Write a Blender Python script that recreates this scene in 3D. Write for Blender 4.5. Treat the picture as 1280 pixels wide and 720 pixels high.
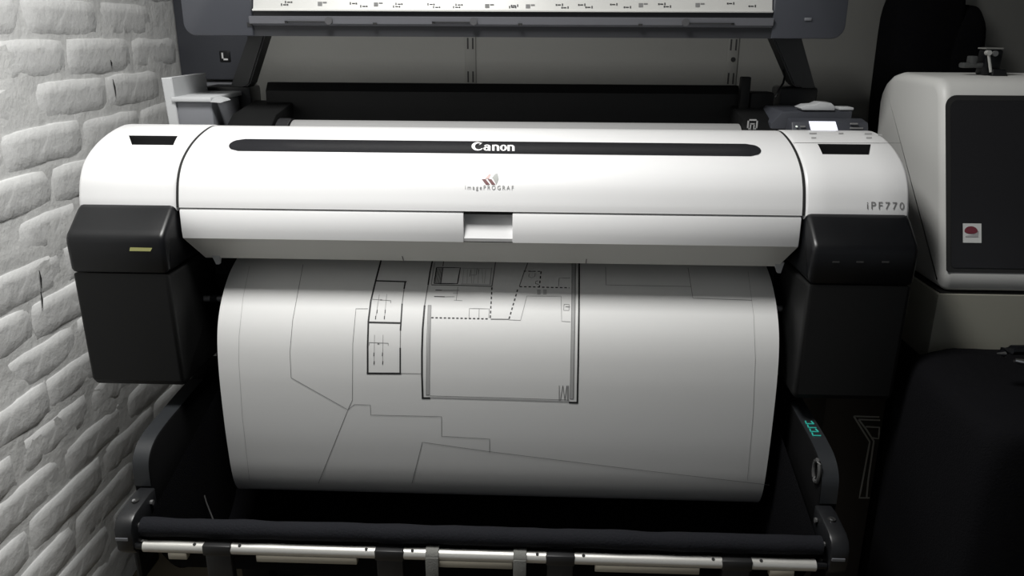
import bpy, bmesh, math, random
from mathutils import Vector, Matrix, noise
for o in list(bpy.data.objects): bpy.data.objects.remove(o)
random.seed(7)
S = bpy.context.scene; C = S.collection
# ---------------------------------------------------------------- camera
CAM = Vector((0.088, -1.183, 1.206)); YAW, PITCH, ROLL = map(math.radians, (2.22, 18.0, 0.26)); FPX = 1000.0
fw = Vector((-math.sin(YAW)*math.cos(PITCH), math.cos(YAW)*math.cos(PITCH), -math.sin(PITCH)))
r0 = Vector((math.cos(YAW), math.sin(YAW), 0)); u0 = r0.cross(fw)
rt = r0*math.cos(ROLL) + u0*math.sin(ROLL); up = -r0*math.sin(ROLL) + u0*math.cos(ROLL)
cd = bpy.data.cameras.new('camera'); cam = bpy.data.objects.new('camera', cd); C.objects.link(cam)
cd.sensor_width = 36; cd.sensor_fit = 'HORIZONTAL'; cd.lens = FPX/1280*36; cd.clip_start = .02
cam.matrix_world = Matrix(((rt.x, up.x, -fw.x, CAM.x), (rt.y, up.y, -fw.y, CAM.y), (rt.z, up.z, -fw.z, CAM.z), (0, 0, 0, 1)))
S.camera = cam
# ---------------------------------------------------------------- light and exposure
w = bpy.data.worlds.new('world'); S.world = w; w.use_nodes = True
w.node_tree.nodes['Background'].inputs[0].default_value = (.9, .95, 1, 1)
w.node_tree.nodes['Background'].inputs[1].default_value = .15
ld = bpy.data.lights.new('ceiling_lamp_light', 'AREA'); lo = bpy.data.objects.new('ceiling_lamp_light', ld); C.objects.link(lo)
ld.shape = 'RECTANGLE'; ld.size = .34; ld.size_y = .36; ld.energy = 19.5; ld.color = (1, .992, .965); ld.spread = math.radians(150)
lo.location = (-.25, -.34, 2.10)
S.view_settings.view_transform = 'Standard'; S.view_settings.look = 'None'; S.view_settings.gamma = 1
S.view_settings.exposure = 0.0; S.view_settings.use_curve_mapping = False

# ---------------------------------------------------------------- helpers
def ray(px, py): return fw + rt*((px-640)/FPX) - up*((py-360)/FPX)
def at(px, py, Y):                                  # a pixel's point on the upright plane at depth Y
    d = ray(px, py); return CAM + d*((Y-CAM.y)/d.y)
def onx(px, py, X):
    d = ray(px, py); return CAM + d*((X-CAM.x)/d.x)

MATS = {}
def mat(name, col, rough=.5, bump=0, bscale=60, metal=0, spec=.5, emit=0, var=0, vscale=8, coat=0):
    if name in MATS: return MATS[name]
    m = bpy.data.materials.new(name); m.use_nodes = True; nt = m.node_tree; b = nt.nodes['Principled BSDF']
    b.inputs['Base Color'].default_value = (*col, 1); b.inputs['Roughness'].default_value = rough
    b.inputs['Metallic'].default_value = metal; b.inputs['Specular IOR Level'].default_value = spec
    b.inputs['Coat Weight'].default_value = coat
    if emit:
        b.inputs['Emission Color'].default_value = (*col, 1); b.inputs['Emission Strength'].default_value = emit
    tc = nt.nodes.new('ShaderNodeTexCoord')
    if var:
        n = nt.nodes.new('ShaderNodeTexNoise'); n.inputs['Scale'].default_value = vscale; n.inputs['Detail'].default_value = 6
        nt.links.new(tc.outputs['Object'], n.inputs['Vector'])
        mx = nt.nodes.new('ShaderNodeMix'); mx.data_type = 'RGBA'
        mx.inputs[6].default_value = (*[c*(1-var) for c in col], 1); mx.inputs[7].default_value = (*[min(1, c*(1+var)) for c in col], 1)
        nt.links.new(n.outputs['Fac'], mx.inputs[0]); nt.links.new(mx.outputs[2], b.inputs['Base Color'])
    if bump:
        n2 = nt.nodes.new('ShaderNodeTexNoise'); n2.inputs['Scale'].default_value = bscale; n2.inputs['Detail'].default_value = 8
        n2.inputs['Roughness'].default_value = .6
        nt.links.new(tc.outputs['Object'], n2.inputs['Vector'])
        bp = nt.nodes.new('ShaderNodeBump'); bp.inputs['Strength'].default_value = bump; bp.inputs['Distance'].default_value = .01
        nt.links.new(n2.outputs['Fac'], bp.inputs['Height']); nt.links.new(bp.outputs['Normal'], b.inputs['Normal'])
    MATS[name] = m; return m
WHITE = mat('white_plastic', (.77, .77, .775), .34, spec=.45, var=.015)
WHITE2 = mat('light_grey_plastic', (.47, .48, .49), .45, var=.02)
GREYP = mat('mid_grey_plastic', (.16, .165, .18), .45, var=.04)
SLATE = mat('slate_plastic', (.050, .053, .064), .45, var=.05)
BLACKP = mat('black_plastic', (.0032, .0035, .0046), .36, bump=.03, bscale=900, var=.1, spec=.4)
BLACKM = mat('matt_black_plastic', (.006, .0062, .0064), .55, bump=.05, bscale=700, var=.1, spec=.3)
GLOSSK = mat('gloss_black', (.016, .016, .018), .22)
GAP = mat('dark_gap', (.012, .012, .012), .8)
INKY = mat('print_black', (.012, .012, .013), .6)
INKG = mat('print_grey', (.16, .16, .16), .7)
INKL = mat('print_light_grey', (.34, .34, .34), .7)
PAPER = mat('paper', (.64, .64, .635), .62, var=.015, vscale=3)
ALU = mat('brushed_aluminium', (.66, .65, .62), .38, metal=.55, var=.04, bump=.02, bscale=200)
BEIGE = mat('beige_plastic', (.36, .33, .27), .5, var=.05)
STRAP = mat('grey_strap', (.15, .15, .14), .8, bump=.2, bscale=400)
CLOTH = mat('black_cloth', (.005, .005, .006), .95, bump=.3, bscale=350, spec=.06)
CLOTH2 = mat('charcoal_cloth', (.012, .0125, .0155), .85, bump=.25, bscale=300, spec=.12)
STEEL = mat('steel', (.75, .75, .76), .25, metal=1)
WALLP = mat('grey_wall_paint', (.22, .22, .208), .7, bump=.06, bscale=120, var=.06, vscale=3)
BRICKP = mat('white_brick_paint', (.86, .865, .86), .34, bump=.30, bscale=38, var=.05, vscale=9)
MORTAR = mat('white_mortar_paint', (.85, .855, .845), .36, bump=.40, bscale=26, var=.06, vscale=7)

def link(name, me, m, parent=None):
    o = bpy.data.objects.new(name, me); C.objects.link(o)
    if m: me.materials.append(m) if not me.materials else None
    if parent:
        o.parent = parent; o.matrix_parent_inverse = Matrix.Translation(-wloc(parent))
    return o
def wloc(o):
    v = Vector(o.location)
    return v if o.parent is None else v  # parts of parts sit at the origin
class MB:
    def __init__(s): s.bm = bmesh.new()
    def box(s, a, b, bev=0, seg=2):
        t = bmesh.new(); bmesh.ops.create_cube(t, size=1)
        for v in t.verts: v.co = Vector([(a[i]+b[i])/2 + v.co[i]*(b[i]-a[i]) for i in range(3)])
        if bev: bmesh.ops.bevel(t, geom=t.edges[:], offset=bev, segments=seg, affect='EDGES', profile=.5)
        return s.join(t)
    def join(s, t, M=None):
        if M: bmesh.ops.transform(t, matrix=M, verts=t.verts)
        me = bpy.data.meshes.new('tmp'); t.to_mesh(me); t.free(); s.bm.from_mesh(me); bpy.data.meshes.remove(me); return s
    def prism(s, prof, x0, x1, bev=0, seg=2, axis=0):   # prof in the two other axes, extruded along axis
        t = bmesh.new()
        def P(a, b, c): return (c, a, b) if axis == 0 else ((a, c, b) if axis == 1 else (a, b, c))
        A = [t.verts.new(P(a, b, x0)) for a, b in prof]; B = [t.verts.new(P(a, b, x1)) for a, b in prof]
        t.faces.new(A); t.faces.new(B[::-1]); n = len(prof)
        for i in range(n): t.faces.new((A[i], B[i], B[(i+1) % n], A[(i+1) % n]))
        bmesh.ops.recalc_face_normals(t, faces=t.faces)
        if bev:
            es = [e for e in t.edges if abs(e.verts[0].co[axis]-e.verts[1].co[axis]) < 1e-7]
            bmesh.ops.bevel(t, geom=es, offset=bev, segments=seg, affect='EDGES', profile=.5)
        return s.join(t)
    def tube(s, pts, r, n=16, cap=True):
        t = bmesh.new(); pts = [Vector(p) for p in pts]; rs = r if isinstance(r, (list, tuple)) else [r]*len(pts); rings = []
        for i, p in enumerate(pts):
            d = (pts[min(i+1, len(pts)-1)] - pts[max(i-1, 0)]).normalized()
            a = d.orthogonal().normalized() if abs(d.x) < .9 else d.cross(Vector((0, 0, 1))).normalized(); b = d.cross(a)
            rings.append([t.verts.new(p + (a*math.cos(2*math.pi*k/n) + b*math.sin(2*math.pi*k/n))*rs[i]) for k in range(n)])
        for i in range(len(rings)-1):
            for k in range(n): t.faces.new((rings[i][k], rings[i][(k+1) % n], rings[i+1][(k+1) % n], rings[i+1][k]))
        if cap: t.faces.new(rings[0][::-1]); t.faces.new(rings[-1])
        bmesh.ops.recalc_face_normals(t, faces=t.faces); return s.join(t)
    def grid(s, rows):                                   # rows of points -> quads
        t = bmesh.new(); V = [[t.verts.new(p) for p in r] for r in rows]
        for i in range(len(V)-1):
            for j in range(len(V[0])-1): t.faces.new((V[i][j], V[i][j+1], V[i+1][j+1], V[i+1][j]))
        return s.join(t)
    def poly(s, pts):
        t = bmesh.new(); t.faces.new([t.verts.new(p) for p in pts]); return s.join(t)
    def build(s, name, m, parent=None, smooth=True, angle=35):
        me = bpy.data.meshes.new(name); s.bm.to_mesh(me); s.bm.free()
        if smooth:
            for p in me.polygons: p.use_smooth = True
            me.set_sharp_from_angle(angle=math.radians(angle))
        return link(name, me, m, parent)
def thing(name, label, cat, loc=(0, 0, 0), group=None):
    o = bpy.data.objects.new(name, None); C.objects.link(o); o.location = loc; o.empty_display_size = .05
    return tag(o, label, cat, group)
def tag(o, label, cat, group=None):
    o['label'] = label; o['category'] = cat
    if group: o['group'] = group
    return o
def structure(o): o['kind'] = 'structure'; return o

class Surf:                                             # a profile in Y-Z swept along X
    def __init__(s, pts, sub=6):
        P = [Vector(p) for p in pts]; out = []
        for i in range(len(P)-1):
            a, b, c, d = P[max(i-1, 0)], P[i], P[i+1], P[min(i+2, len(P)-1)]
            for k in range(sub):
                t = k/sub
                out.append(.5*((2*b) + (c-a)*t + (2*a-5*b+4*c-d)*t*t + (3*b-a-3*c+d)*t**3))
        out.append(P[-1]); s.p = out; s.L = [0]
        for i in range(len(out)-1): s.L.append(s.L[-1] + (out[i+1]-out[i]).length)
        s.len = s.L[-1]
    def at(s, q):
        q = min(max(q, 0), s.len)
        for i in range(len(s.p)-1):
            if q <= s.L[i+1] or i == len(s.p)-2:
                t = (q-s.L[i])/(s.L[i+1]-s.L[i]); a = s.p[i].lerp(s.p[i+1], t)
                def tan(j):
                    return (s.p[min(j+1, len(s.p)-1)]-s.p[max(j-1, 0)]).normalized()
                d = tan(i).lerp(tan(i+1), t).normalized(); return a, Vector((-d.y, d.x))
    def pt(s, X, q, off=0):
        a, n = s.at(q); n = n if s.out(n, a) else -n
        return Vector((X, a.x+n.x*off, a.y+n.y*off))
    def out(s, n, a): return True
    def hit(s, px, py):
        d = ray(px, py); best = None
        for i in range(len(s.p)-1):
            a, b = s.p[i], s.p[i+1]; e = b-a
            # CAM.yz + t*d.yz = a + k*e
            det = d.y*(-e.y) + e.x*d.z
            if abs(det) < 1e-9: continue
            qx, qy = a.x-CAM.y, a.y-CAM.z
            t = (qx*(-e.y) + e.x*qy)/det; k = (d.y*qy - d.z*qx)/det
            if -1e-6 <= k <= 1+1e-6 and t > 0 and (best is None or t < best[0]):
                best = (t, CAM.x+d.x*t, s.L[i]+k*(s.L[i+1]-s.L[i]))
        return (best[1], best[2]) if best else None
def strip(mb, surf, pts, width, off=.0006, step=7):     # a printed line following a surface; pts in photo pixels
    Q = []
    for i in range(len(pts)-1):
        (x0, y0), (x1, y1) = pts[i], pts[i+1]; n = max(1, int(math.hypot(x1-x0, y1-y0)/step))
        for k in range(n): Q.append((x0+(x1-x0)*k/n, y0+(y1-y0)*k/n))
    Q.append(pts[-1]); H = [surf.hit(*q) for q in Q]; H = [h for h in H if h]
    if len(H) < 2: return
    rows = []
    for i, h in enumerate(H):
        a, b = Vector(H[max(i-1, 0)]), Vector(H[min(i+1, len(H)-1)]); d = (b-a)
        if d.length < 1e-9: continue
        d.normalize(); n = Vector((-d.y, d.x))*width/2
        rows.append([surf.pt(h[0]+n.x, h[1]+n.y, off), surf.pt(h[0]-n.x, h[1]-n.y, off)])
    if len(rows) > 1: mb.grid(rows)
def dashed(mb, surf, a, b, width, on=4, gap=3, off=.0006):
    L = math.hypot(b[0]-a[0], b[1]-a[1]); t = 0
    while t < L:
        e = min(t+on, L)
        strip(mb, surf, [(a[0]+(b[0]-a[0])*t/L, a[1]+(b[1]-a[1])*t/L), (a[0]+(b[0]-a[0])*e/L, a[1]+(b[1]-a[1])*e/L)], width, off); t += on+gap
def patch(mb, surf, c, n=6, m=3, off=.0005):            # four photo pixels: top left, top right, bottom right, bottom left
    rows = []
    for j in range(m+1):
        row = []
        for i in range(n+1):
            u, v = i/n, j/m
            x = (c[0][0]*(1-u)+c[1][0]*u)*(1-v) + (c[3][0]*(1-u)+c[2][0]*u)*v
            y = (c[0][1]*(1-u)+c[1][1]*u)*(1-v) + (c[3][1]*(1-u)+c[2][1]*u)*v
            h = surf.hit(x, y); row.append(surf.pt(h[0], h[1], off))
        rows.append(row)
    mb.grid(rows)
def glyphs(body, bold=0, spacing=1):                    # lettering as triangles in a unit-height box
    cu = bpy.data.curves.new('lettering', 'FONT'); cu.body = body; cu.size = 1; cu.offset = bold; cu.space_character = spacing; cu.resolution_u = 3
    o = bpy.data.objects.new('lettering', cu); C.objects.link(o); dg = bpy.context.evaluated_depsgraph_get()
    me = bpy.data.meshes.new_from_object(o.evaluated_get(dg))
    vs = [v.co.xy for v in me.vertices]; fs = [tuple(p.vertices) for p in me.polygons]
    bpy.data.objects.remove(o); bpy.data.meshes.remove(me); bpy.data.curves.remove(cu)
    x0, x1 = min(v.x for v in vs), max(v.x for v in vs); y0, y1 = min(v.y for v in vs), max(v.y for v in vs)
    return [((v.x-x0)/(x1-x0), (v.y-y0)/(y1-y0)) for v in vs], fs
def lettering(name, body, surf, box, m, parent, bold=0, spacing=1, off=.0008, sgn=1):  # box in photo pixels, set on a surface
    vs, fs = glyphs(body, bold, spacing); me = bpy.data.meshes.new(name); P = []
    x0, y0, x1, y1, sl = box
    for u, v in vs:
        h = surf.hit(x0+(x1-x0)*u, y1-(y1-y0)*v + sl*u); P.append(surf.pt(h[0], h[1], off))
    me.from_pydata(P, [], fs); return link(name, me, m, parent)

# ---------------------------------------------------------------- the room
WX, WY = -.845, .93
structure(MB().box((-.95, -2.2, -.06), (2.4, 1.05, 0)).build('floor', mat('dark_floor', (.11, .09, .06), .6, bump=.1, var=.2), None))
structure(MB().box((-.95, WY, 0), (2.4, WY+.12, 2.13)).build('wall_back', WALLP))
structure(MB().box((-.95, -2.2, 2.13), (2.4, 1.05, 2.20)).build('ceiling', mat('ceiling_paint', (.5, .5, .48), .8)))
structure(MB().box((2.28, -2.2, 0), (2.4, WY, 2.13)).build('wall_right', mat('plain_wall_paint', (.22, .22, .21), .8)))
# brick wall: mortar bed as a bumpy sheet, each painted brick its own piece
def nz(y, z, f, o=0): return noise.noise(Vector((y*f+o, z*f-o, o*.37)))
rows = []
for i in range(140):
    z = 2.13*i/139
    rows.append([(WX+.0022*nz(y, z, 30)+.0022*nz(y, z, 9, 4), y, z) for y in [-1.2+(WY+1.2)*k/110 for k in range(111)]])
wl = structure(MB().grid([list(r) for r in rows]).build('wall_left', MORTAR))
bpy.context.view_layer.update()
PITCHZ, PITCHY = .0765, .2475
def brick_mesh(k):
    rnd = random.Random(k*13+5); L, H = .231+rnd.uniform(-.009, .005), .061+rnd.uniform(-.005, .003); nx, nzz = 6, 3
    me = bpy.data.meshes.new('brick'); V = []; F = []
    for j in range(nzz+3):
        for i in range(nx+3):
            ii = min(max(i-1, 0), nx); jj = min(max(j-1, 0), nzz)
            skirt = i in (0, nx+2) or j in (0, nzz+2)
            y = (ii/nx-.5)*L; z = (jj/nzz-.5)*H
            edge = ii in (0, nx) or jj in (0, nzz); cor = ii in (0, nx) and jj in (0, nzz)
            d = .0030 - (.0009 if edge else 0) - (.0012 if cor else 0) + (.0014 if jj == nzz and not cor else 0) + .0022*noise.noise(Vector((y*28, z*34, k*3.1)))
            wy = .0055*noise.noise(Vector((z*40, y*22, k*1.7+9))); wz = .0042*noise.noise(Vector((y*26, z*10, k*2.3+5)))
            if cor: y *= .972; z *= .90
            if skirt:
                d = -.0016
                if i == 0: y -= .010
                if i == nx+2: y += .010
                if j == 0: z -= .007
                if j == nzz+2: z += .0022
            V.append((d, y+wy, z+wz))
    n = nx+3
    for j in range(nzz+2):
        for i in range(nx+2):
            if (i in (0, nx+1)) and (j in (0, nzz+1)) and False: continue
            a = j*n+i; F.append((a, a+1, a+n+1, a+n))
    me.from_pydata(V, [], F)
    for p in me.polygons: p.use_smooth = True
    me.materials.append(BRICKP); return me
BR = [brick_mesh(k) for k in range(14)]
for row in range(-4, 17):
    zt = 1.177 - PITCHZ*row
    for c in range(-5, 5):
        y0 = (.41 if row % 2 == 0 else .285) + PITCHY*c
        yc = y0 + PITCHY/2
        if yc > WY-.03 or yc < -.62 or zt < .06: continue
        if yc < -.25 and zt > 1.3: continue
        o = bpy.data.objects.new('brick', BR[random.randrange(14)]); C.objects.link(o); o.parent = wl
        o.location = (WX+random.uniform(-.0026, .0010), yc+random.uniform(-.006, .006), zt-.029+random.uniform(-.003, .003))
        o.rotation_euler = (random.uniform(-.018, .018), 0, random.uniform(-.012, .012))
        if random.random() < .5: o.scale = (1, -1, 1)
mk = MB()
for a, b in (((138, 75), (140, 83)), ((141, 99), (145, 120)), ((49, 338), (52, 360)), ((51, 365), (53, 385))):
    A, B = onx(*a, WX+.0060), onx(*b, WX+.0060); mk.tube([A, (A+B)/2+Vector((0, .002, 0)), B], [.0006, .0016, .0005], 5)
mk.build('paint_crack', GAP, wl)
# slotted shelf uprights on the back wall
for k, px in enumerate((588, 917)):
    a = at(px, 50, WY); t = thing('shelf_upright', ['grey slotted shelf upright on back wall, slots empty', 'grey slotted shelf upright on back wall with a dark round hole between its slots'][k], 'shelf rail', (a.x, WY, .85), 'slotted shelf uprights')
    MB().box((a.x-.014, WY-.005, .85), (a.x+.014, WY-.0005, 1.75), .002).build('rail', mat('upright_paint', (.215, .215, .203), .65), t)
    for j in range(3):
        for dx in (-.0063, .0063):
            z = 1.087+.0815*(j-1)
            MB().box((a.x+dx-.0020, WY-.0055, z-.0135), (a.x+dx+.0020, WY-.0046, z+.0135)).build('slot', mat('slot_shadow', (.03, .03, .03), .8), t)
    if k:
        h = at(917, 74.5, WY-.01); MB().tube([(h.x, WY-.006, h.z), (h.x, WY-.004, h.z)], .006, 14).build('screw_hole', GAP, t)
# slate panel with a letter in the corner
t = thing('wall_panel', 'slate grey panel with a small white letter L, on back wall beside bricks', 'panel', (-.75, WY, 1.07))
MB().box((-.835, WY-.05, 1.078), (-.655, WY-.001, 1.42), .004).build('board', SLATE, t)
b = MB(); c_ = at(281.5, 70.5, WY-.05); b.box((c_.x-.0135, WY-.0525, c_.z-.0135), (c_.x+.0135, WY-.0495, c_.z+.0135), .002); b.build('badge', BLACKP, t)
b = MB(); b.box((c_.x-.0075, WY-.054, c_.z-.009), (c_.x-.0035, WY-.052, c_.z+.009)); b.box((c_.x-.0075, WY-.054, c_.z-.009), (c_.x+.0075, WY-.052, c_.z-.005)); b.build('letter', mat('letter_white', (.75, .75, .75), .5), t)
MB().box((-.79, WY-.075, 1.055), (-.68, WY-.002, 1.072), .004).build('ledge', GREYP, t)

# ---------------------------------------------------------------- wide format printer
pr = thing('wide_format_printer', 'white and black wide format printer with curved cover, on black stand', 'printer', (0, .2, .62))
UP = Surf([(.0310, .9352), (.034, .950), (.044, .977), (.063, 1.000), (.095, 1.0185), (.135, 1.032), (.18, 1.0405), (.212, 1.0415), (.245, 1.036), (.264, 1.018), (.268, .985)])
CX = .484
def sweep(surf, x0, x1, nx=2, s0=0, s1=None, off=0):
    s1 = surf.len if s1 is None else s1
    qs = [s0] + [q for q in surf.L if s0+1e-5 < q < s1-1e-5] + [s1]
    return [[surf.pt(x0+(x1-x0)*i/nx, q, off) for i in range(nx+1)] for q in qs]
b = MB(); b.grid(sweep(UP, -CX, CX, 8))
for sx in (-CX, CX):                                     # closed ends
    b.poly([(sx, p.x, p.y) for p in UP.p])
b.build('top_cover', WHITE, pr, angle=50)
MB().box((-.64, .085, .848), (.64, .262, .94), .006).build('inner_body', GAP, pr)
for sx in (-1, 1):
    MB().grid(sweep(UP, sx*.4838, sx*.4880, 1, 0, None, .0003)).build('cap_seam', GAP, pr)
b = MB()
b.prism([(.034, .93), (.034, .94), (.2, .95), (.2, .93)], -CX+.002, CX-.002); b.build('cover_seam', GAP, pr)
# lip under the cover with its grip notch
n0, n1 = at(579.5, 280, .03).x, at(640.5, 280, .03).x
zt, zb, yf = .9338, .8860, .0303
b = MB()
for xa, xb in ((-CX, n0), (n1, CX)):
    b.prism([(yf, zb), (yf-.001, zb+.012), (yf, zt-.004), (yf+.003, zt), (.08, zt), (.08, zb)], xa, xb, .0015, 2)
b.prism([(yf+.002, zb+.001), (yf+.001, zb+.006), (.0475, zt-.010), (.049, zt), (.08, zt), (.08, zb)], n0-.001, n1+.001)
lip = b.build('front_lip', WHITE, pr)
xa, xb, zc = .484, .468, .8425
b = MB(); t = bmesh.new()
V = [t.verts.new(p) for p in [(-xa, yf+.001, zb), (xa, yf+.001, zb), (xb, .0705, zc), (-xb, .0705, zc), (-xa, .16, zb), (xa, .16, zb), (xb, .16, zc-.002), (-xb, .16, zc-.002)]]
for f in ((0, 1, 2, 3), (3, 2, 6, 7), (0, 3, 7, 4), (1, 5, 6, 2)): t.faces.new([V[i] for i in f])
bmesh.ops.recalc_face_normals(t, faces=t.faces); b.join(t)
under = b.build('under_panel', mat('warm_white_plastic', (.66, .655, .62), .42), pr)
for px in (503.5, 733):
    A = at(px, 311 if px < 600 else 316, .068); MB().tube([(A.x, .0605, .8525), (A.x, .0695, .8432)], .0006, 6).build('seam', GAP, under)
for px, py in ((271, 321), (973, 331)):
    a = at(px, py, .07); MB().prism([(-.008, .012), (.008, .012), (.004, -.006), (-.001, -.006)], .066, .074, axis=1).build('guide_tab', WHITE2, pr).location += Vector((a.x, 0, zc-.004))
# end caps with a recessed slot each
def end_cap(sx, slot, name):
    surf = UP; x0, x1 = sorted((sx*.4875, sx*.6455))
    hs = [surf.hit(*q) for q in slot]                    # tl, tr, br, bl
    q1 = (hs[0][1]+hs[1][1])/2; q0 = (hs[2][1]+hs[3][1])/2
    xl0, xl1, xr1, xr0 = hs[3][0], hs[0][0], hs[1][0], hs[2][0]
    lowq = -.012
    pre = [Vector((.0308, .929)), Vector((.0308, .933))]
    qs = sorted([q for q in surf.L if abs(q-q0) > .002 and abs(q-q1) > .002] + [q0, q1])
    off = .0012; rr = .006
    def cols(q):
        f = min(max((q-q0)/(q1-q0), 0), 1); a, c = xl0+(xl1-xl0)*f, xr0+(xr1-xr0)*f
        edge = [(x0, -rr), (x0+rr*.3, -rr*.3), (x0+rr, 0)]; e2 = [(x1-rr, 0), (x1-rr*.3, -rr*.3), (x1, -rr)]
        return edge + [(a, 0), (c, 0)] + e2
    b = MB(); t = bmesh.new(); V = []; zs = []
    for p in pre: V.append([t.verts.new((x, p.x-off-d, p.y)) for x, d in cols(q0)]); zs.append(-1)
    for q in qs: V.append([t.verts.new(surf.pt(x, q, off+d)) for x, d in cols(q)]); zs.append(q)
    for i in range(len(V)-1):
        for j in range(len(V[0])-1):
            if j == 3 and zs[i] >= q0-1e-9 and zs[i+1] <= q1+1e-9: continue
            t.faces.new((V[i][j], V[i][j+1], V[i+1][j+1], V[i+1][j]))
    t.faces.new([r[0] for r in V][::-1]); t.faces.new([r[-1] for r in V])
    bmesh.ops.recalc_face_normals(t, faces=t.faces); b.join(t); cap = b.build(name, WHITE, pr, angle=50)
    dep = -.016                                          # slot well
    ring = [(xl0, q0), (xr0, q0), (xr1, q1), (xl1, q1)]; b = MB()
    o_ = [surf.pt(x, q, off) for x, q in ring]; i_ = [surf.pt(x, q, dep) for x, q in ring]
    b.poly(i_)
    for k in range(4): b.poly([o_[k], o_[(k+1) % 4], i_[(k+1) % 4], i_[k]])
    b.build('slot_well', mat('well_grey', (.035, .035, .036), .4), cap, smooth=False)
    return cap
capL = end_cap(-1, [(161, 170.3), (222.5, 170.6), (217, 182), (165, 182)], 'end_cap')
capR = end_cap(1, [(1022, 181), (1088, 181), (1086, 194), (1028, 194)], 'end_cap')
# seams and keys on the operator cap
b = MB(); strip(b, UP, [(991, 179.5), (1040, 179.8), (1126, 180)], .0009, .0016); b.build('seam', GAP, capR)
for x, y, wd in ((1016, 168, 9), (1017, 173.5, 6), (1051, 168, 6), (1085, 168.5, 9), (1086, 173.5, 7), (1100, 170, 5)):
    b = MB(); patch(b, UP, [(x-wd/2, y-.8), (x+wd/2, y-.8), (x+wd/2, y+.8), (x-wd/2, y+.8)], 2, 1, .0018); b.build('key', INKL, capR)
lettering('model_lettering', 'iPF770', UP, (1083, 252.2, 1129.5, 261.3, .8), INKG, capR, .0, 1.35, .0022)
# black inlay with the maker's name, emblem and series name
b = MB(); h0, h1 = UP.hit(294, 178.4), UP.hit(945, 186.4); tl, bl = UP.hit(620, 177.3), UP.hit(620, 192.3); hw = abs(tl[1]-bl[1])/2; sc = (tl[1]+bl[1])/2
xa, xb = UP.hit(288.5, 178.5)[0], UP.hit(950.5, 186.5)[0]
rows = []
for j in range(9):
    v = -1+2*j/8; ins = hw*(1-math.sqrt(max(0, 1-v*v)))
    rows.append([UP.pt(xa+ins+(xb-xa-2*ins)*i/4, sc+v*hw, .0009) for i in range(5)])
b.grid(rows); inl = b.build('window_inlay', GLOSSK, pr)
def brand(parent, box, m):
    x0, y0, x1, y1, sl = box; W = 5.15; b = MB()
    def P(x, y):
        u = x/W; h = UP.hit(x0+(x1-x0)*u, y1-(y1-y0)*y + sl*u); return UP.pt(h[0], h[1], .0016)
    def ring(co, ro, ci, ri, a0, a1, n=18):
        rows = []
        for k in range(n+1):
            a = math.radians(a0+(a1-a0)*k/n); rows.append([P(co[0]+ro[0]*math.cos(a), co[1]+ro[1]*math.sin(a)), P(ci[0]+ri[0]*math.cos(a), ci[1]+ri[1]*math.sin(a))])
        b.grid(rows)
    def quad(*q): b.poly([P(*p) for p in q])
    ring((.72, .5), (.72, .5), (.84, .5), (.44, .36), 48, 318); quad((1.18, .84), (1.30, .98), (1.02, .70), (.86, .66)); quad((1.10, .14), (1.26, .17), (1.36, .30), (1.16, .26))
    def stem(x, h0, h1, w=.27): quad((x, h0), (x+w, h0), (x+w, h1), (x, h1))
    ring((1.78, .24), (.36, .24), (1.80, .24), (.12, .12), 0, 360); stem(1.98, 0, .55); ring((1.86, .50), (.39, .22), (1.84, .50), (.14, .10), 0, 165, 8)
    for nx_ in (2.46, 4.28):
        stem(nx_, 0, .70); ring((nx_+.42, .46), (.42, .26), (nx_+.40, .46), (.14, .12), 0, 180, 9); stem(nx_+.55, 0, .50, .29)
    ring((3.80, .36), (.42, .36), (3.80, .36), (.15, .25), 0, 360)
    b.build('brand_lettering', m, parent, smooth=False)['kind'] = 'stuff'
brand(inl, (589.5, 178.6, 643.5, 189.2, .6), mat('brand_white', (.85, .85, .85), .4))
for nm, col, qs in (('emblem_red', (.11, .025, .028), [[(602, 223.8), (607, 223.9), (612.5, 231), (607.5, 231)], [(609.5, 223.9), (614.2, 224), (619.5, 231.1), (614.8, 231.1)]]),
                    ('emblem_rose', (.52, .36, .34), [[(611, 217.5), (614, 217.6), (611, 223.6), (606.5, 223.6)]]),
                    ('emblem_grey', (.30, .31, .30), [[(622.3, 217), (623.5, 223.5), (620.5, 230.8), (616, 223)], [(619, 217.3), (622.3, 217), (616, 223), (614.8, 222.5)]])):
    b = MB()
    for q in qs: patch(b, UP, q, 2, 2, .0006)
    b.build(nm, mat(nm, col, .5), pr)
lettering('series_lettering', 'imagePROGRAF', UP, (581.5, 231.6, 642, 238.6, .8), INKG, pr, .0, 1.5, .0006)
# ink tank boxes
def ink_box(sx):
    x0, x1 = (-.645, -.4885) if sx < 0 else (.4885, .645)
    up_ = [(-.018, .842), (-.021, .846), (-.023, .888), (-.0215, .897), (-.017, .904), (-.009, .910), (.022, .9345), (.030, .9385), (.06, .939), (.24, .939), (.24, .842)]
    o = MB().prism(up_, x0, x1, .009, 3).build('ink_tank_box', BLACKP, pr)
    lo_ = [(-.008, .648), (-.016, .658), (-.019, .8405), (.24, .8405), (.24, .648)]
    MB().prism(lo_, x0+.001, x1-.001, .008, 3).build('ink_tank_base', BLACKM, pr)
    return o
ibL, ibR = ink_box(-1), ink_box(1)
a, c_ = at(163, 309, -.023), at(190, 314, -.023)
MB().poly([(a.x, -.0238, a.z), (c_.x+.0015, -.0238, a.z-.0003), (c_.x-.002, -.0238, c_.z), (a.x-.002, -.0238, c_.z)]).build('yellow_label', mat('label_yellow', (.42, .42, .16), .6), ibL)
for px in (1045, 1075, 1107):
    a = at(px, 327.5, -.023); MB().box((a.x-.005, -.0236, a.z-.0012), (a.x+.005, -.0222, a.z+.0010)).build('tank_mark', mat('faint_mark', (.035, .035, .035), .6), ibR)
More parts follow.
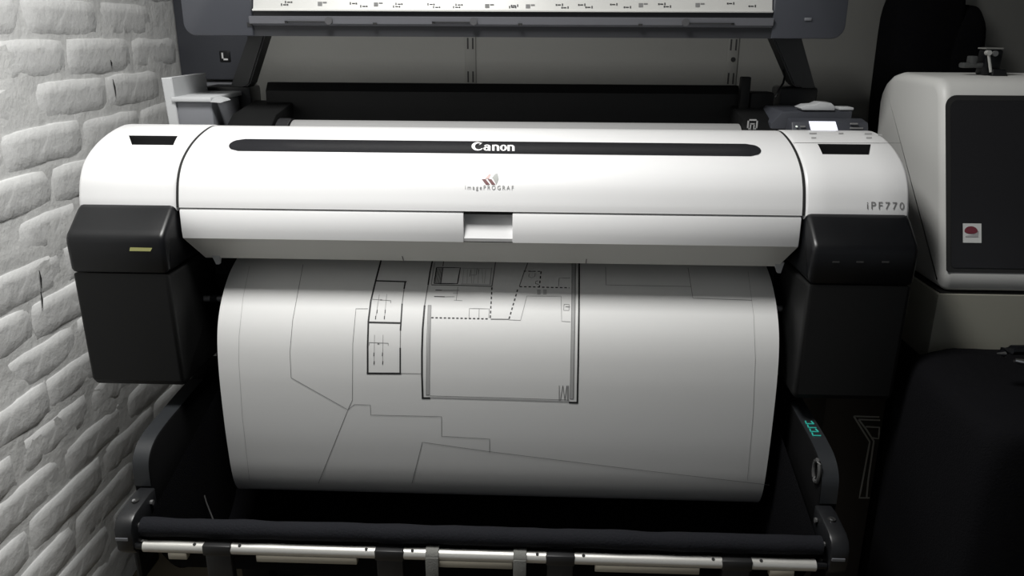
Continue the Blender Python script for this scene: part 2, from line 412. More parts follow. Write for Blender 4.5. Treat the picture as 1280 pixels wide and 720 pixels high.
# lower housing, roll bay and rear panel
MB().box((-.493, .175, .655), (.493, .48, .835), .008).build('lower_housing', BLACKM, pr)
MB().prism([(.15, .79), (.17, .835), (.2, .84), (.2, .70), (.18, .70)], -.493, .493).build('output_guide', BLACKM, pr)
MB().box((-.64, .25, .645), (.64, .52, .93), .01).build('rear_body', BLACKM, pr)
MB().prism([(.44, .94), (.43, 1.02), (.435, 1.085), (.45, 1.1005), (.47, 1.1), (.52, 1.04), (.52, .94)], -.468, .468).build('roll_bay_back', BLACKM, pr)
for sx in (-1, 1):
    xs = (-.50, -.415) if sx < 0 else (.452, .53)
    MB().prism([(.27, .95), (.27, 1.02), (.33, 1.05), (.45, 1.065), (.47, .95)], *xs, .004, 2).build('roll_bay_side', BLACKM, pr)
a, c_ = at(923, 131, .42), at(938, 96, .42); MB().box((a.x, .41, 1.05), (c_.x, .43, c_.z), .002).build('rear_tab', BLACKM, pr)
a, c_ = at(938, 131, .43), at(966, 115, .43); MB().box((a.x-.005, .415, 1.03), (c_.x, .46, c_.z), .004).build('rear_tab', BLACKM, pr)
a = at(359, 147, .33); MB().tube([(-.412, .338, .99), (-.390, .338, .99)], .052, 24).build('roll_flange', mat('flange_black', (.03, .03, .032), .3), pr)
a = at(940.5, 155.5, .268); b = MB()
for q in (((-.009, -.009), (-.0065, .009)), ((.0065, -.009), (.009, .009)), ((-.009, .0065), (.009, .009)), ((-.009, -.009), (-.003, -.0065)), ((.003, -.009), (.009, -.0065)), ((-.004, -.009), (-.002, .001)), ((.002, -.009), (.004, .001)), ((-.004, 0), (.004, .002))):
    b.box((a.x+q[0][0], .267, a.z+q[0][1]), (a.x+q[1][0], .2685, a.z+q[1][1]))
b.build('loading_mark', INKL, pr)
# towers behind the end caps
MB().box((-.592, .30, .93), (-.524, .44, 1.0745), .004).build('tower', GREYP, pr)
b = MB(); b.box((-.596, .292, 1.0745), (-.522, .45, 1.083), .002); b.prism([(-.524, 1.0745), (-.515, 1.0835), (-.500, 1.080), (-.496, 1.0765), (-.505, 1.0735)], .292, .32, axis=1)
b.build('tower_lid', WHITE2, pr)
MB().prism([(-.604, .95), (-.612, 1.1165), (-.592, 1.1175), (-.588, .95)], .296, .45, .0015, 1, axis=1).build('upright_plate', WHITE2, pr)
b = MB(); b.prism([(.495, .99), (.497, 1.045), (.515, 1.066), (.640, 1.068), (.640, .99)], .30, .44, .004, 2, axis=1); b.build('tower', SLATE, pr)
b = MB(); b.prism([(.550, 1.068), (.545, 1.072), (.556, 1.077), (.571, 1.078), (.580, 1.082), (.600, 1.081), (.607, 1.075), (.607, 1.068)], .298, .335, .002, 2, axis=1); b.build('tower_lid', WHITE2, pr)
MB().box((.616, .30, 1.0685), (.641, .33, 1.0735), .0015).build('lever', WHITE2, pr)
b = MB(); b.prism([(.245, 1.02), (.262, 1.0512), (.29, 1.0555), (.30, 1.02)], .522, .655, .003, 2); disp = b.build('control_panel', SLATE, pr)
a, c_ = at(1010.5, 155, .262), at(1056, 163, .25)
MB().poly([(a.x, .2618, 1.0528), (a.x+.046, .2618, 1.0528), (a.x+.05, .2520, 1.0362), (a.x+.0035, .2520, 1.0362)]).build('screen', mat('screen_glow', (.86, .87, 1), .3, emit=.9), disp)
for px, wd in ((1003, .008), (1067, .012), (1070, .022)):
    q = at(px, 158 if px < 1010 else (154.5 if px == 1067 else 160), .258); MB().box((q.x-wd/2, .254, q.z-.0012), (q.x+wd/2, .259, q.z+.0012)).build('key', mat('key_grey', (.2, .2, .2), .5), disp)
b = MB(); q = at(995.5, 158, .255); b.tube([(q.x, .252, q.z), (q.x, .256, q.z)], .0015, 8); b.build('indicator_lamp', mat('indicator', (.7, .75, .7), .3, emit=.6), disp)
# paper drive shaft seen beside the sheet
MB().tube([(-.50, .095, .7625), (.50, .095, .7625)], .0055, 14).build('drive_shaft', mat('dark_steel', (.35, .35, .36), .35, metal=.6), pr)
MB().tube([(-.477, .095, .7625), (-.466, .095, .7625)], .0085, 14).build('shaft_collar', BLACKP, pr)

# ---------------------------------------------------------------- paper
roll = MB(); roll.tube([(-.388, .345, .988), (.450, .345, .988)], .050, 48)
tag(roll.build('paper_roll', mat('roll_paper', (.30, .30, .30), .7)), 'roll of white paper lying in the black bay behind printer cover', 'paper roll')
PP = Surf([(.215, .8365), (.18, .834), (.14, .8215), (.10, .806), (.064, .781), (.037, .750), (.022, .715), (.0145, .670), (.012, .62), (.012, .56), (.0140, .515), (.0175, .476), (.025, .445), (.040, .425), (.070, .411), (.11, .406)])
PXL, PXR = -.4435, .470
sheet = thing('printed_sheet', 'curling white sheet printed with a black floor plan, feeding from printer', 'printed sheet', (0.01, .03, .40))
rows = []
def pedge(q): return .006*max(0, (q-.30)/.2)
for q in PP.L: rows.append([PP.pt(PXL + pedge(q)*0 + (PXR-PXL)*i/10, q) for i in range(11)])
b = MB(); b.grid(rows); sh = b.build('sheet', PAPER, sheet, angle=80)
md = sh.modifiers.new('thickness', 'SOLIDIFY'); md.thickness = .0004; md.offset = 0; md.use_rim = False
def crop(x, y): return (430+x/3.272, 310+y/3.272)        # positions read from an enlarged view of the photograph
K, G, Lg = MB(), MB(), MB(); PO = -.0007 if PP.pt(0, .2, .01).y > PP.pt(0, .2, 0).y else .0007
def ln(mb, pts, wd, full=False): strip(mb, PP, pts if full else [crop(*p) for p in pts], wd, PO, 6)
def ds(mb, a, c_, wd, on=3.2, gap=2.6): dashed(mb, PP, crop(*a), crop(*c_), wd, on, gap, PO)
TW = .0024
ln(K, [(153, 47), (131, 130), (110, 218), (100, 300), (97, 400), (97, 513)], TW+.0004); ln(K, [(93, 512), (234, 513)], TW+.0006)
ln(K, [(230, 513), (230, 408)], TW); ln(G, [(230, 408), (231, 338)], .0013); ln(K, [(231, 338), (238, 228)], TW); ln(G, [(238, 228), (246, 168)], .0013); ln(K, [(246, 168), (251, 138)], TW)
ln(K, [(128, 135), (256, 139)], TW+.0004); ln(K, [(98, 304), (233, 307)], TW+.0004)
for x0, y0, x1, y1 in ((175, 190, 165, 292), (145, 190, 129, 292), (125, 355, 123, 476), (160, 355, 158, 476)):
    ln(G, [(x0, y0), (x1, y1)], .0006); ym = (y0+y1)/2; xm = (x0+x1)/2
    ln(K, [(xm-1, ym+12), (xm-2, ym+26)], .0013); ln(K, [(x1+1, y1-14), (x1, y1)], .0014)
for a, c_ in (((113, 210), (192, 216)), ((103, 386), (181, 389)), ((113, 210), (112, 222)), ((192, 216), (191, 226)), ((103, 386), (103, 398)), ((181, 389), (181, 399))): ln(G, [a, c_], .0007)
for cx, cy in ((152, 213), (141, 391)): ln(G, [(cx-4, cy), (cx+4, cy)], .002)
ln(K, [(362, 52), (352, 100), (344, 152)], TW); ln(G, [(344, 152), (330, 235)], .0016); ln(K, [(330, 235), (322, 330), (319, 420), (319, 520), (322, 614)], TW+.0006); ln(K, [(318, 613), (353, 613)], TW+.0008)
for off in (0,):
    for j in range(1): patch(Lg, PP, [crop(345, 235), crop(357, 235), crop(350, 600), crop(336, 600)], 1, 22, PO*.8)
ln(G, [(344, 235), (338, 400), (336, 600)], .0007); ln(G, [(357, 235), (351, 400), (350, 600)], .0007); ln(G, [(344, 235), (357, 235)], .0007); ln(G, [(336, 600), (350, 600)], .0009)
ln(G, [(352, 604), (640, 612), (920, 621)], .0009); ln(Lg, [(352, 611), (640, 619), (920, 628)], .0017)
ln(K, [(962, 62), (961, 250), (958, 450), (954, 634)], TW+.0004); ln(K, [(920, 631), (956, 632)], TW+.0008)
patch(Lg, PP, [crop(932, 62), crop(946, 62), crop(937, 616), crop(924, 616)], 1, 30, PO*.8)
ln(G, [(932, 62), (931, 250), (924, 616)], .0007); ln(G, [(947, 62), (945, 250), (938, 616)], .0012); ln(G, [(924, 616), (938, 617)], .0008)
for a, c_ in (((880, 562), (880, 628)), ((884, 628), (895, 562)), ((895, 562), (903, 622)), ((903, 622), (911, 563)), ((913, 562), (913, 628)), ((918, 562), (918, 628))): ln(G, [a, c_], .001)
# upper rooms
ln(K, [(379, 81), (476, 82), (464, 147), (369, 146), (379, 81)], .0019); ln(K, [(405, 82), (396, 146)], .0012)
for k in range(5): ln(K, [(383+k*4.5, 84), (374+k*4.5, 144)], .0007)
ln(G, [(358, 152), (480, 154), (606, 158)], .0020); ln(Lg, [(371, 60), (357, 150)], .0015); ln(G, [(620, 57), (613, 105), (605, 157)], .0017); ln(K, [(408, 50), (405, 76)], .0012)
ln(Lg, [(604, 82), (597, 150)], .0015); ln(Lg, [(482, 84), (604, 86)], .001); ln(Lg, [(478, 148), (598, 151)], .001)
for k in range(7): ln(Lg, [(490+k*15, 88), (484+k*15+(k % 3)*4, 146)], .0006)
ln(G, [(520, 88), (514, 118)], .0009); ln(G, [(545, 84), (540, 112), (522, 112)], .0009); ln(G, [(552, 88), (549, 108)], .0009)
ds(K, (605, 162), (598, 290), .0021); ds(K, (357, 285), (592, 290), .0019, 3.0, 2.2); ln(G, [(600, 291), (674, 292)], .0015); ds(K, (675, 290), (712, 165), .0021)
ln(G, [(717, 158), (735, 105), (752, 62)], .0014); ds(K, (735, 96), (805, 97), .0018); ds(K, (806, 97), (799, 160), .0019); ds(K, (718, 159), (922, 164), .0021, 3.2, 2.4)
ln(G, [(674, 294), (722, 296), (748, 197), (888, 198), (890, 300), (926, 302)], .0006)
ln(G, [(926, 124), (880, 124), (877, 158)], .0008); ln(G, [(900, 231), (921, 232), (920, 256), (898, 255), (900, 231)], .0008); ln(K, [(906, 241), (924, 242)], .001)
ln(G, [(511, 286), (513, 248), (594, 249), (592, 286)], .0008); ln(G, [(553, 248), (552, 287)], .0008)
ln(K, [(374, 173), (400, 174)], .0015); ln(G, [(400, 174), (472, 174)], .0009); ln(K, [(369, 199), (412, 200)], .0015); ln(G, [(412, 200), (452, 200)], .0009); ln(G, [(466, 160), (459, 216)], .0007); ln(G, [(446, 186), (466, 187)], .0007); ln(G, [(450, 214), (484, 216)], .0006)
for x, y in ((797, 174), (822, 174), (797, 188), (822, 188), (797, 181), (822, 181)): ln(G, [(x-7, y), (x+7, y)], .0016)
ln(G, [(795, 135), (785, 137), (783, 147), (796, 150)], .0012)
ln(Lg, [(758, 105), (755, 118), (768, 124), (780, 118), (782, 104)], .001); ln(K, [(756, 97), (782, 97)], .0012)
# site lines, straight in the photograph's own pixels
TH = .0006
for pts in ([(379, 331), (366, 400), (362.5, 440), (364, 472), (435, 512), (398, 604)], [(460, 386), (445, 386), (441, 430), (440.5, 500), (435, 512)], [(435, 512), (443, 505.5), (463, 506), (463.5, 518.5), (552, 520.5), (552, 545), (612, 548.5), (612, 565.5)], [(501, 466.5), (527, 467)],
            [(515, 604), (528, 552.5), (610, 564), (780, 585), (962, 606)], [(757, 334), (757.5, 356.5), (864, 358.5)], [(860, 335), (866, 373), (940, 375.5)]): ln(G, pts, .0008, True)
for pts in ([(312, 333), (304, 372), (299, 420), (298.5, 450), (303, 520), (312, 600)], [(935, 340), (942, 395), (944, 450), (941, 520), (934, 600)]): ln(Lg, pts, .0006, True)
for mb, nm, m in ((K, 'plan_walls', INKY), (G, 'plan_lines', INKG), (Lg, 'plan_shading', INKL)): mb.build(nm, m, sheet, smooth=False)['kind'] = 'stuff'

# ---------------------------------------------------------------- stand with catch basket
st = thing('printer_stand', 'black printer stand with cloth catch basket and aluminium rods', 'stand', (0, .1, 0))
for sx in (-1, 1):
    MB().box((sx*.50-.03, .2, .05), (sx*.50+.03, .3, .643), .006).build('leg', BLACKM, st)
    MB().box((sx*.50-.035, -.10, .0), (sx*.50+.035, .58, .055), .012).build('foot', BLACKM, st)
    # curved upper arm
    arc = [(.19, .615), (.06, .610), (.0, .606), (-.06, .602), (-.100, .594), (-.122, .577), (-.128, .552), (-.126, .51), (-.11, .47), (-.05, .46), (.19, .46)]
    MB().prism([tuple(v) for v in Surf(arc, 4).p], sx*.520-.0135, sx*.520+.0135, .002, 2).build('basket_arm', mat('arm_black', (.0022, .0022, .0026), .8, spec=.15), st)
    tp = [p for p in Surf(arc, 4).p if p.x < .10 and p.y > .53]
    MB().grid([[(x_, p.x-(.0012 if p.y < .60 else 0), p.y+.0012) for x_ in (sx*.520-.0125, sx*.520, sx*.520+.0125)] for p in tp]).build('arm_strip', mat('arm_charcoal', (.022, .024, .027), .4), st)
MB().box((-.47, .22, .10), (.47, .28, .16), .006).build('cross_bar', BLACKM, st)
a = at(1020, 580, -.145); R_ = bmesh.new()
b = MB(); pts = [(.5035, -.112+.012*math.cos(k*math.pi/10), .578+.018*math.sin(k*math.pi/10)) for k in range(21)]; b.tube(pts, .0028, 8, False); b.build('ring_clip', mat('clip_grey', (.06, .06, .06), .5), st)
TEAL = mat('teal_sticker', (.03, .45, .38), .5)
b = MB()                                                  # small teal lettering along the right arm
for k in range(4):
    y = -.052+.0115*k; z = .6425+.0042*k + .0012
    zz = lambda yy: .6065+(yy-0)*.07
    for q in (((-.006, 0), (.006, 0)), ((-.006, 0), (-.005, .008)), ((.006, 0), (.004, .008)))[:2+k % 2]:
        A, B = Vector((.520+q[0][0], y+q[0][1], 0)), Vector((.520+q[1][0], y+q[1][1], 0))
        A.z, B.z = zz(A.y)+.002, zz(B.y)+.002; b.tube([A, B], .0011, 6)
b.build('sticker_lettering', TEAL, st)
# front brackets
def bracket(sx):
    x0, x1 = sorted((sx*.500, sx*.526))
    pr_ = [(-.131, .50), (-.131, .531), (-.15, .533), (-.195, .528), (-.207, .522), (-.213, .512), (-.214, .50), (-.213, .478), (-.205, .468), (-.16, .462), (-.135, .47)]
    br = MB().prism(pr_, x0, x1, .003, 2).build('bracket', mat('bracket_charcoal', (.010, .0105, .012), .4), st)
    xm = (x0+x1)/2
    MB().tube([(xm, -.168, .525), (xm, -.168, .5332)], .0055, 12).build('screw_socket', GAP, br)
    MB().tube([(xm-.001, -.1695, .530), (xm-.001, -.1705, .5352)], [.004, .0022], 10).build('screw', STEEL, br)
    MB().box((x0+.002, -.2155, .4955), (x1-.006, -.2135, .4995)).build('bracket_slit', GREYP, br)
    for z, y in ((.518, -.150), (.505, -.19), (.476, -.19)):
        xi = x1 if sx < 0 else x0
        MB().tube([(xi-.001, y, z), (xi+.004 if sx < 0 else xi-.004, y, z)], .004, 8).build('bolt', mat('bolt_grey', (.16, .16, .16), .4, metal=.5), br)
    MB().box((x0+.004 if sx > 0 else x0+.012, -.195, .41), (x1-.012 if sx > 0 else x1-.004, -.14, .468), .004).build('bracket_skirt', BLACKM, br)
bracket(-1); bracket(1)
# cloth roller in front, slightly wrinkled
pts, rs = [], []
for k in range(61):
    x = -.492+.984*k/60; pts.append((x, -.195, .5065+.0016*noise.noise(Vector((x*9, 2, 0))) - .0006*0)); rs.append(.0135+.0016*noise.noise(Vector((x*22, 0, 5))))
MB().tube(pts, rs, 14).build('cloth_roller', CLOTH2, st)
# basket cloth
CL = Surf([(-.197, .50), (-.17, .455), (-.11, .37), (-.02, .325), (.07, .32), (.14, .36), (.17, .44), (.172, .60)])
rows = [[PT + Vector((0, .004*noise.noise(Vector((PT.x*5, q*12, 1))), .006*noise.noise(Vector((PT.x*4, q*9, 3))))) for PT in [CL.pt(-.492+.984*i/40, q) for i in range(41)]] for q in CL.L]
bk = MB().grid(rows).build('basket_cloth', CLOTH, st, angle=80)
for sx in (-1, 1):
    MB().poly([(sx*.492, p.x, p.y) for p in CL.p]).build('basket_side', CLOTH, st, smooth=False)
A, B = at(252, 610, .02), at(266, 650, -.1)
# aluminium rods between the clips
zr = .4815; yr = -.206
def xr(px): return at(px, 690, yr).x
edges = [182, 257, 291, 470, 505, 683, 718, 903, 940, 1021]
for i in range(0, 10, 2):
    x0, x1 = xr(edges[i]), xr(edges[i+1])
    rod = MB().tube([(x0, yr, zr), (x1, yr, zr)], .0086, 20).build('rod', ALU, st)
    for k in ([1] if i == 0 else ([0] if i == 8 else [0, 1])):
        xx = (x0+.013) if k == 0 else (x1-.013)
        MB().tube([(xx, yr-.003, zr+.0062), (xx, yr-.0042, zr+.0082)], .0024, 10).build('screw_hole', GAP, rod)
for i in range(1, 8, 2):
    x0, x1 = xr(edges[i]), xr(edges[i+1])
    b = MB(); b.box((x0-.001, yr-.0095, zr-.0085), (x1+.001, yr+.009, zr+.0092), .003)
    b.box((x0+.001, yr-.006, zr-.06), (x1-.001, yr+.01, zr-.004), .003)
    b.build('clip', mat('clip_black', (.018, .018, .019), .4), st)
    MB().box((x0+.003, yr+.008, zr+.006), (x1-.002, yr+.011, zr+.0105), .001).build('clip_tab', BLACKP, st)
for a_, c_ in ((213, 236), (322, 447), (545, 641), (744, 875), (963, 994)):
    MB().box((xr(a_), yr-.0080, zr-.0165), (xr(c_), yr+.003, zr-.0050), .001).build('rod_rail', BEIGE, st)
for px in (541, 650):
    x = xr(px); b = MB(); b.box((x-.0093, yr-.0125, zr-.055), (x+.0093, yr-.0100, zr+.002), .0008)
    b.tube([(x-.0093, yr, zr), (x+.0093, yr, zr)], .0118, 20, False); b.build('strap', STRAP, st)
for sx in (-1, 1):
    x = xr(182) if sx < 0 else xr(1021)
    MB().tube([(x-sx*.001, yr, zr), (x+sx*.016, yr, zr)], [.006, .0045], 12).build('rod_end', BLACKP, st)
MB().tube([at(252, 607, .05), at(258, 628, -.02), at(267, 651, -.12)], .0012, 6).build('cord', mat('cord_grey', (.03, .03, .03), .7), st)

# ---------------------------------------------------------------- scanner above the printer
sc_ = thing('wide_scanner', 'slate grey wide document scanner carried on black arms above printer', 'scanner', (.024, .45, 1.0))
SCX = .024
b = MB()
for sx in (-1, 1):
    xo, xi = SCX+sx*.583, SCX+sx*.458
    x0, x1 = sorted((xo, xi)); pts = []
    # outer bottom corner rounded
    rr = .022; base = [(xi, 1.1905)]
    for k in range(7):
        a = -math.pi/2 + math.pi/2*k/6; base.append((xo-sx*rr+sx*rr*math.cos(a), 1.1905+rr+rr*math.sin(a)))
    base += [(xo, 1.355), (xi, 1.355)]
    MB().prism(base, .296, .60, .003, 2, axis=1).build('end_housing', SLATE, sc_)
MB().box((SCX-.46, .33, 1.20), (SCX+.46, .60, 1.352), .004).build('body', SLATE, sc_)
MB().prism([(.302, 1.1905), (.300, 1.2085), (.40, 1.2085), (.40, 1.1905)], SCX-.459, SCX+.459).build('underside_bar', mat('dark_slate', (.026, .027, .031), .5), sc_)
ledge = MB().prism([(.300, 1.2085), (.292, 1.212), (.2905, 1.2235), (.296, 1.2245), (.36, 1.2245), (.36, 1.2085)], SCX-.462, SCX+.458, .0008, 1).build('ledge', mat('ledge_grey', (.115, .117, .13), .45), sc_)
for x0, x1 in ((356, 408), (540, 592), (862, 918)):
    A, B = at(x0, 25.2, .291), at(x1, 26.5 if x1 > 500 else 25.4, .291); b = MB(); b.box((A.x, .2895, 1.2146), (B.x, .293, 1.2160)); b.box((A.x if x0 < 800 else B.x-.005, .2895, 1.2125), (A.x+.005 if x0 < 800 else B.x, .293, 1.2160)); b.build('slot', GAP, ledge)
for px in (469, 650.5, 801): A = at(px, 29.5, .291); MB().box((A.x-.004, .2895, 1.2105), (A.x+.003, .2935, 1.2140)).build('notch', GAP, ledge)
for px in (411, 592, 857):
    A = at(px, 24, .291); MB().tube([(A.x, .287, 1.2168), (A.x, .300, 1.2168)], .0065, 16).build('knob', mat('knob_grey', (.07, .07, .075), .5), ledge)
MB().box((SCX-.457, .302, 1.2245), (SCX+.457, .34, 1.2335)).build('feed_gap', GLOSSK, sc_)
plate = MB().prism([(.2985, 1.2335), (.303, 1.2390), (.336, 1.34), (.34, 1.34), (.34, 1.2335)], SCX-.4565, SCX+.4565, .0008, 1).build('feed_plate', mat('plate_white', (.45, .45, .435), .35), sc_)
MB().box((SCX-.4565, .2965, 1.2330), (SCX+.4565, .2995, 1.2365), .0008).build('feed_edge', mat('edge_silver', (.6, .6, .58), .3), plate)
PL = Surf([(.2998, 1.2290), (.3195, 1.2895), (.336, 1.34)], 2)
b1, b2 = MB(), MB()
def mark(mb, x, y, w_, h_): patch(mb, PL, [(x-w_/2, y-h_/2), (x+w_/2, y-h_/2), (x+w_/2, y+h_/2), (x-w_/2, y+h_/2)], 1, 1, .0006)
for x, y in ((352, 5.8), (357, 2.6), (400, 4.8), (438, 4.2), (451, 7.8), (470, 5.6), (492, 8.2), (495, 5), (535, 5.3), (542, 9), (567, 9), (570, 6), (609, 7.6), (637, 9), (647, 7), (660, 8), (703, 6), (710, 9.5), (731, 6), (740, 9), (771, 5.5), (788, 9), (801, 6.5), (831, 5), (838, 8.2), (872, 6.4), (917, 4.3), (944, 7.7)):
    g = b2 if x in (400, 470, 609, 660, 801, 872) else b1; sg = 1 if x < 640 else -1
    if g is b2: mark(g, x, y, 5.5, 5); mark(g, x+6, y-1.6, 5, 1.8)
    else:
        mark(g, x, y, 1.5, 3); mark(g, x+sg*4, y+.2, 4, 1.3); mark(g, x+sg*7.5, y+.2, 2, 2)
b1.build('size_marks', INKY, plate)['kind'] = 'stuff'; b2.build('size_symbols', INKG, plate)['kind'] = 'stuff'
A = at(312, 30.5, .295); MB().box((A.x-.0045, .2945, A.z-.0035), (A.x+.0045, .2962, A.z+.0035)).build('icon', INKY, sc_)
A = at(1010, 24, .295); MB().box((A.x-.006, .2935, A.z-.0025), (A.x+.006, .2962, A.z+.0025), .001).build('badge', GREYP, sc_)
for sx in (-1, 1):                                        # carrying arms
    t = bmesh.new()
    if sx > 0: T = [at(964, 46, .455), at(1001, 46, .455), at(1023, 122, .455), at(991, 106, .455)]
    else: T = [at(333, 46, .455), at(312, 46, .455), at(283, 122, .455), at(312, 106, .455)]
    F_ = [t.verts.new(p) for p in T]; B_ = [t.verts.new(p+Vector((0, .045, 0))) for p in T]
    for p in (F_[0], F_[1], B_[0], B_[1]): p.co.z = 1.196
    t.faces.new(F_); t.faces.new(B_[::-1])
    for k in range(4): t.faces.new((F_[k], B_[k], B_[(k+1) % 4], F_[(k+1) % 4]))
    bmesh.ops.recalc_face_normals(t, faces=t.faces); bmesh.ops.bevel(t, geom=t.edges[:], offset=.003, segments=2, affect='EDGES')
    b = MB(); b.join(t); b.build('arm', mat('scanner_arm_black', (.028, .029, .030), .4), sc_)
    if sx > 0:
        b = MB(); b.box((.55, .452, .93), (.625, .515, 1.098), .006)
    else:
        b = MB(); b.box((-.60, .452, .93), (-.505, .515, 1.092), .006)
    b.build('arm_mount', BLACKP, sc_)
pts = [at(979, 88, .42), at(981, 96, .41), at(979, 104, .40), at(974, 112, .39), at(969, 122, .385)]
MB().tube(pts, .0022, 8).build('cable', BLACKP, sc_)

# ---------------------------------------------------------------- neighbouring machine
mc = thing('cabinet_machine', 'off white machine with large black front window and white drawer', 'machine', (1.1, .25, 0))
MX = .728; OFFW = mat('off_white_shell', (.56, .56, .545), .45, var=.02)
zT = 1.131
front = [(.17, 1.115), (.066, .836), (.066, .805)]
def fy(z): return .066+(.170-.066)*min(max((z-.836)/(1.115-.836), 0), 1)
x1 = 1.75
zw0, zw1, xw = .8385, 1.1065, at(1183, 240, fy(.95)).x
prof = [(.074, .8065), (.066, .812), (.066, .836), (.1650, 1.100), (.1705, 1.112), (.180, 1.124), (.197, zT), (.345, zT+.002), (.375, 1.127), (.398, 1.114), (.412, 1.096), (.417, 1.075), (.402, .95), (.385, .8065)]
b = MB(); b.prism(prof, MX, x1, .016, 5); b.build('shell', OFFW, mc, angle=60)
# window frame proud of the door, dark pane within
Wn = [(fy(zw0)-.0012, zw0), (fy(1.1)-.0012, zw1)]
def wquad(inset, off, r, n=7):
    z0, z1 = zw0+inset, zw1-inset; x0 = xw+inset; P = []
    def p(x, z): P.append(Vector((x, fy(z)-off, z)))
    p(x1-.1, z0); p(x0+.003, z0); p(x0, z0+.003)
    for k in range(n+1):
        a = math.pi-math.pi/2*k/n; p(x0+r+r*math.cos(a), z1-r+r*math.sin(a))
    p(x1-.1, z1); return P
wn = MB(); wn.poly(wquad(0, .0015, .018)); wf = wn.build('window_frame', mat('window_edge', (.022, .022, .022), .35), mc, smooth=False)
wn = MB(); wn.poly(wquad(.0075, .0030, .012)); wn.build('window_pane', GLOSSK, mc, smooth=False)
A = at(1216.5, 292, fy(.88)); s_ = .0145
def onwin(x, z, off): return Vector((x, fy(z)-off, z))
MB().poly([onwin(A.x+dx*s_, A.z+dz*s_, .0036) for dx, dz in ((-1, -1), (1, -1), (1, 1), (-1, 1))]).build('sticker', mat('sticker_white', (.62, .63, .62), .5), mc)
MB().poly([onwin(A.x-.002+.0105*math.cos(k*math.pi/8)*(1 if k < 17 else .5), A.z+.003+(.0075*math.sin(k*math.pi/8) if k <= 8 else .004*math.sin(k*math.pi/8)), .0042) for k in range(16)]).build('sticker_red_mark', mat('sticker_red', (.17, .03, .045), .5), mc)
MB().poly([onwin(A.x+x, A.z+z, .0041) for x, z in ((-.011, -.006), (.009, -.006), (.010, .004), (.004, -.001), (-.004, -.003), (-.011, -.0045))]).build('sticker_grey_mark', INKL, mc)
MB().prism([(.070, .8045), (.070, .80), (.38, .80), (.38, .8045)], MX+.003, x1-.002).build('drawer_gap', GAP, mc)
MB().prism([(.064, .8015), (.066, .684), (.38, .684), (.38, .8015)], MX-.002, x1, .004, 2).build('drawer', mat('drawer_white', (.30, .295, .25), .5, var=.03), mc)
MB().box((MX+.05, .10, .0), (x1-.02, .36, .684), .01).build('pedestal', BLACKM, mc)
# clamp on its top
A = at(1236, 98, .27); cl = thing('clamp', 'small black clamp with silver lever on top of white machine', 'clamp', (A.x, .27, zT))
q0, q1 = at(1231, 95, .27), at(1252, 62, .27)
b = MB(); b.box((q0.x-.006, .265, zT+.001), (q1.x+.002, .295, q1.z), .004); b.build('block', BLACKP, cl)
b = MB(); b.box((at(1205, 80, .27).x, .27, at(1205, 85, .27).z), (q0.x+.01, .29, at(1205, 78.5, .27).z), .003); A = at(1219, 70, .27); b.box((A.x-.005, .27, at(1205, 82, .27).z), (A.x+.006, .288, A.z), .002); b.build('cross_rod', mat('rod_grey', (.05, .052, .052), .5), cl)
b = MB(); b.tube([at(1235.5, 66, .258), at(1238.5, 90, .258)], .0024, 10); A = at(1235.5, 66, .258); b.tube([A+Vector((0, -.004, 0)), A+Vector((0, .006, 0))], .0042, 12); b.build('lever', mat('lever_silver', (.5, .5, .48), .35, metal=.3), cl)
A = at(1244, 67, .262); MB().tube([(A.x, .260, A.z), (A.x, .27, A.z)], .0046, 14).build('screw', mat('screw_grey', (.2, .2, .2), .4, metal=.5), cl)
b = MB(); p0, p1 = at(1228, 60.5, .28), at(1250, 60.5, .28); b.box((p0.x, .268, p1.z-.001), (p1.x, .295, p1.z+.0012)); b.build('top_trim', mat('trim_pale', (.2, .2, .19), .5), cl)
b = MB(); A, B = at(1237, 97, .262), at(1257, 97, .262); b.prism([(A.x, zT+.0005), (B.x, zT+.0005), (B.x-.006, zT+.012), (A.x, zT+.012)], .255, .30, .001, 1, axis=1); b.build('foot', BLACKP, cl)

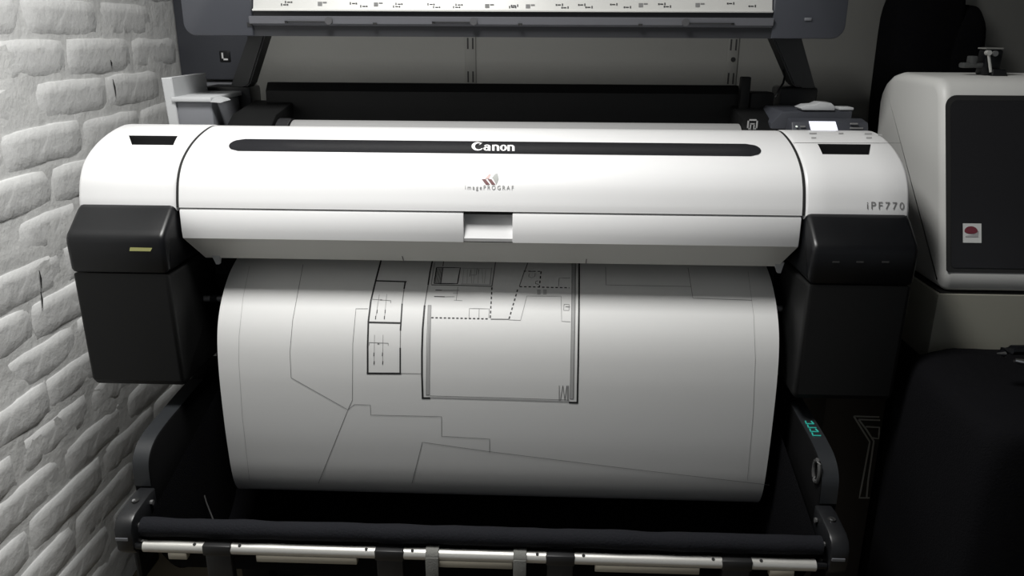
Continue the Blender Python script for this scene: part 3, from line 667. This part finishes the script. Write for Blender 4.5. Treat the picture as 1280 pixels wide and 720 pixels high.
# ---------------------------------------------------------------- bags and box
def soft(name, c, h, e, seed, m, parent, amp=.012, n=40, k=24, fold=0):
    rows = []
    for j in range(k+1):
        v = -math.pi/2+math.pi*j/k; row = []
        for i in range(n+1):
            u = 2*math.pi*i/n
            def pw(x): return math.copysign(abs(x)**e, x)
            p = Vector((pw(math.cos(v))*pw(math.cos(u)), pw(math.cos(v))*pw(math.sin(u)), pw(math.sin(v))))
            w_ = noise.noise(Vector((math.cos(u)*2+seed, math.sin(u)*2, v*2))) + fold*math.sin(u*7+seed)*math.cos(v)*.5
            q = Vector((c[0]+p.x*h[0], c[1]+p.y*h[1], c[2]+p.z*h[2])); d = Vector((p.x*h[0], p.y*h[1], p.z*h[2])).normalized()
            row.append(q+d*amp*w_)
        rows.append(row)
    b = MB(); b.grid(rows); bmesh.ops.remove_doubles(b.bm, verts=b.bm.verts, dist=1e-5); bmesh.ops.recalc_face_normals(b.bm, faces=b.bm.faces)
    return b.build(name, m, parent, angle=80)
bg = thing('large_bag', 'large black soft bag standing in front of white machine drawer', 'bag', (1.0, -.10, 0))
soft('bag_body', (.992, -.098, .362), (.330, .150, .364), .17, 3.1, CLOTH, bg, .006)
b = MB(); A = at(1253, 436, -.10); b.tube([at(1252, 444, -.12), at(1255, 439, -.12), at(1264, 437.5, -.12), at(1290, 437.5, -.12), at(1330, 440, -.12)], .007, 10); b.build('handle', BLACKP, bg)
MB().tube([at(1268, 450.5, -.14), at(1276, 452, -.14), at(1284, 452, -.14)], [.003, .0045, .003], 10).build('buckle', STEEL, bg)
bp_ = thing('hanging_bag', 'bulky black bag hanging on the back wall above white machine', 'bag', (1.03, .85, .92))
A = at(1112, 60, .80); B = at(1227, 40, .80)
soft('bag_body', ((A.x+B.x)/2-.025, .83, 1.12), ((B.x-A.x)/2-.022, .075, .215), .5, 1.3, CLOTH, bp_, .008, fold=.25)
soft('side_pocket', (B.x-.045, .815, 1.10), (.05, .06, .16), .6, 5.2, CLOTH, bp_, .004)
MB().tube([(1.0, .86, 1.30), (1.01, .90, 1.40), (1.03, .925, 1.46), (1.05, .90, 1.40), (1.06, .86, 1.30)], .009, 10).build('strap', CLOTH2, bp_)
bx_ = thing('carton', 'dark brown carton with pale printed outline between printer and black bag', 'box', (.71, .44, 0))
MB().box((.655, .28, 0), (.773, .60, .62), .003).build('carton_body', mat('dark_cardboard', (.10, .085, .072), .8, var=.1), bx_)
FL = Surf([(.2795, .0), (.2795, .30), (.2795, .62)], 2)
b = MB()
for pts in ([(1067, 520), (1099, 521)], [(1067, 520), (1077, 536), (1087, 552), (1080, 590), (1074, 622), (1087, 622)], [(1073, 524), (1083, 537), (1092, 551), (1085, 600), (1083, 622)], [(1073, 524), (1100, 525)], [(1082, 533), (1099, 534), (1098, 548), (1090, 547)]): strip(b, FL, pts, .0035, .001)
bpy.context.view_layer.update()
b.build('printed_outline', mat('outline_print', (.80, .79, .74), .7), bx_, smooth=False)
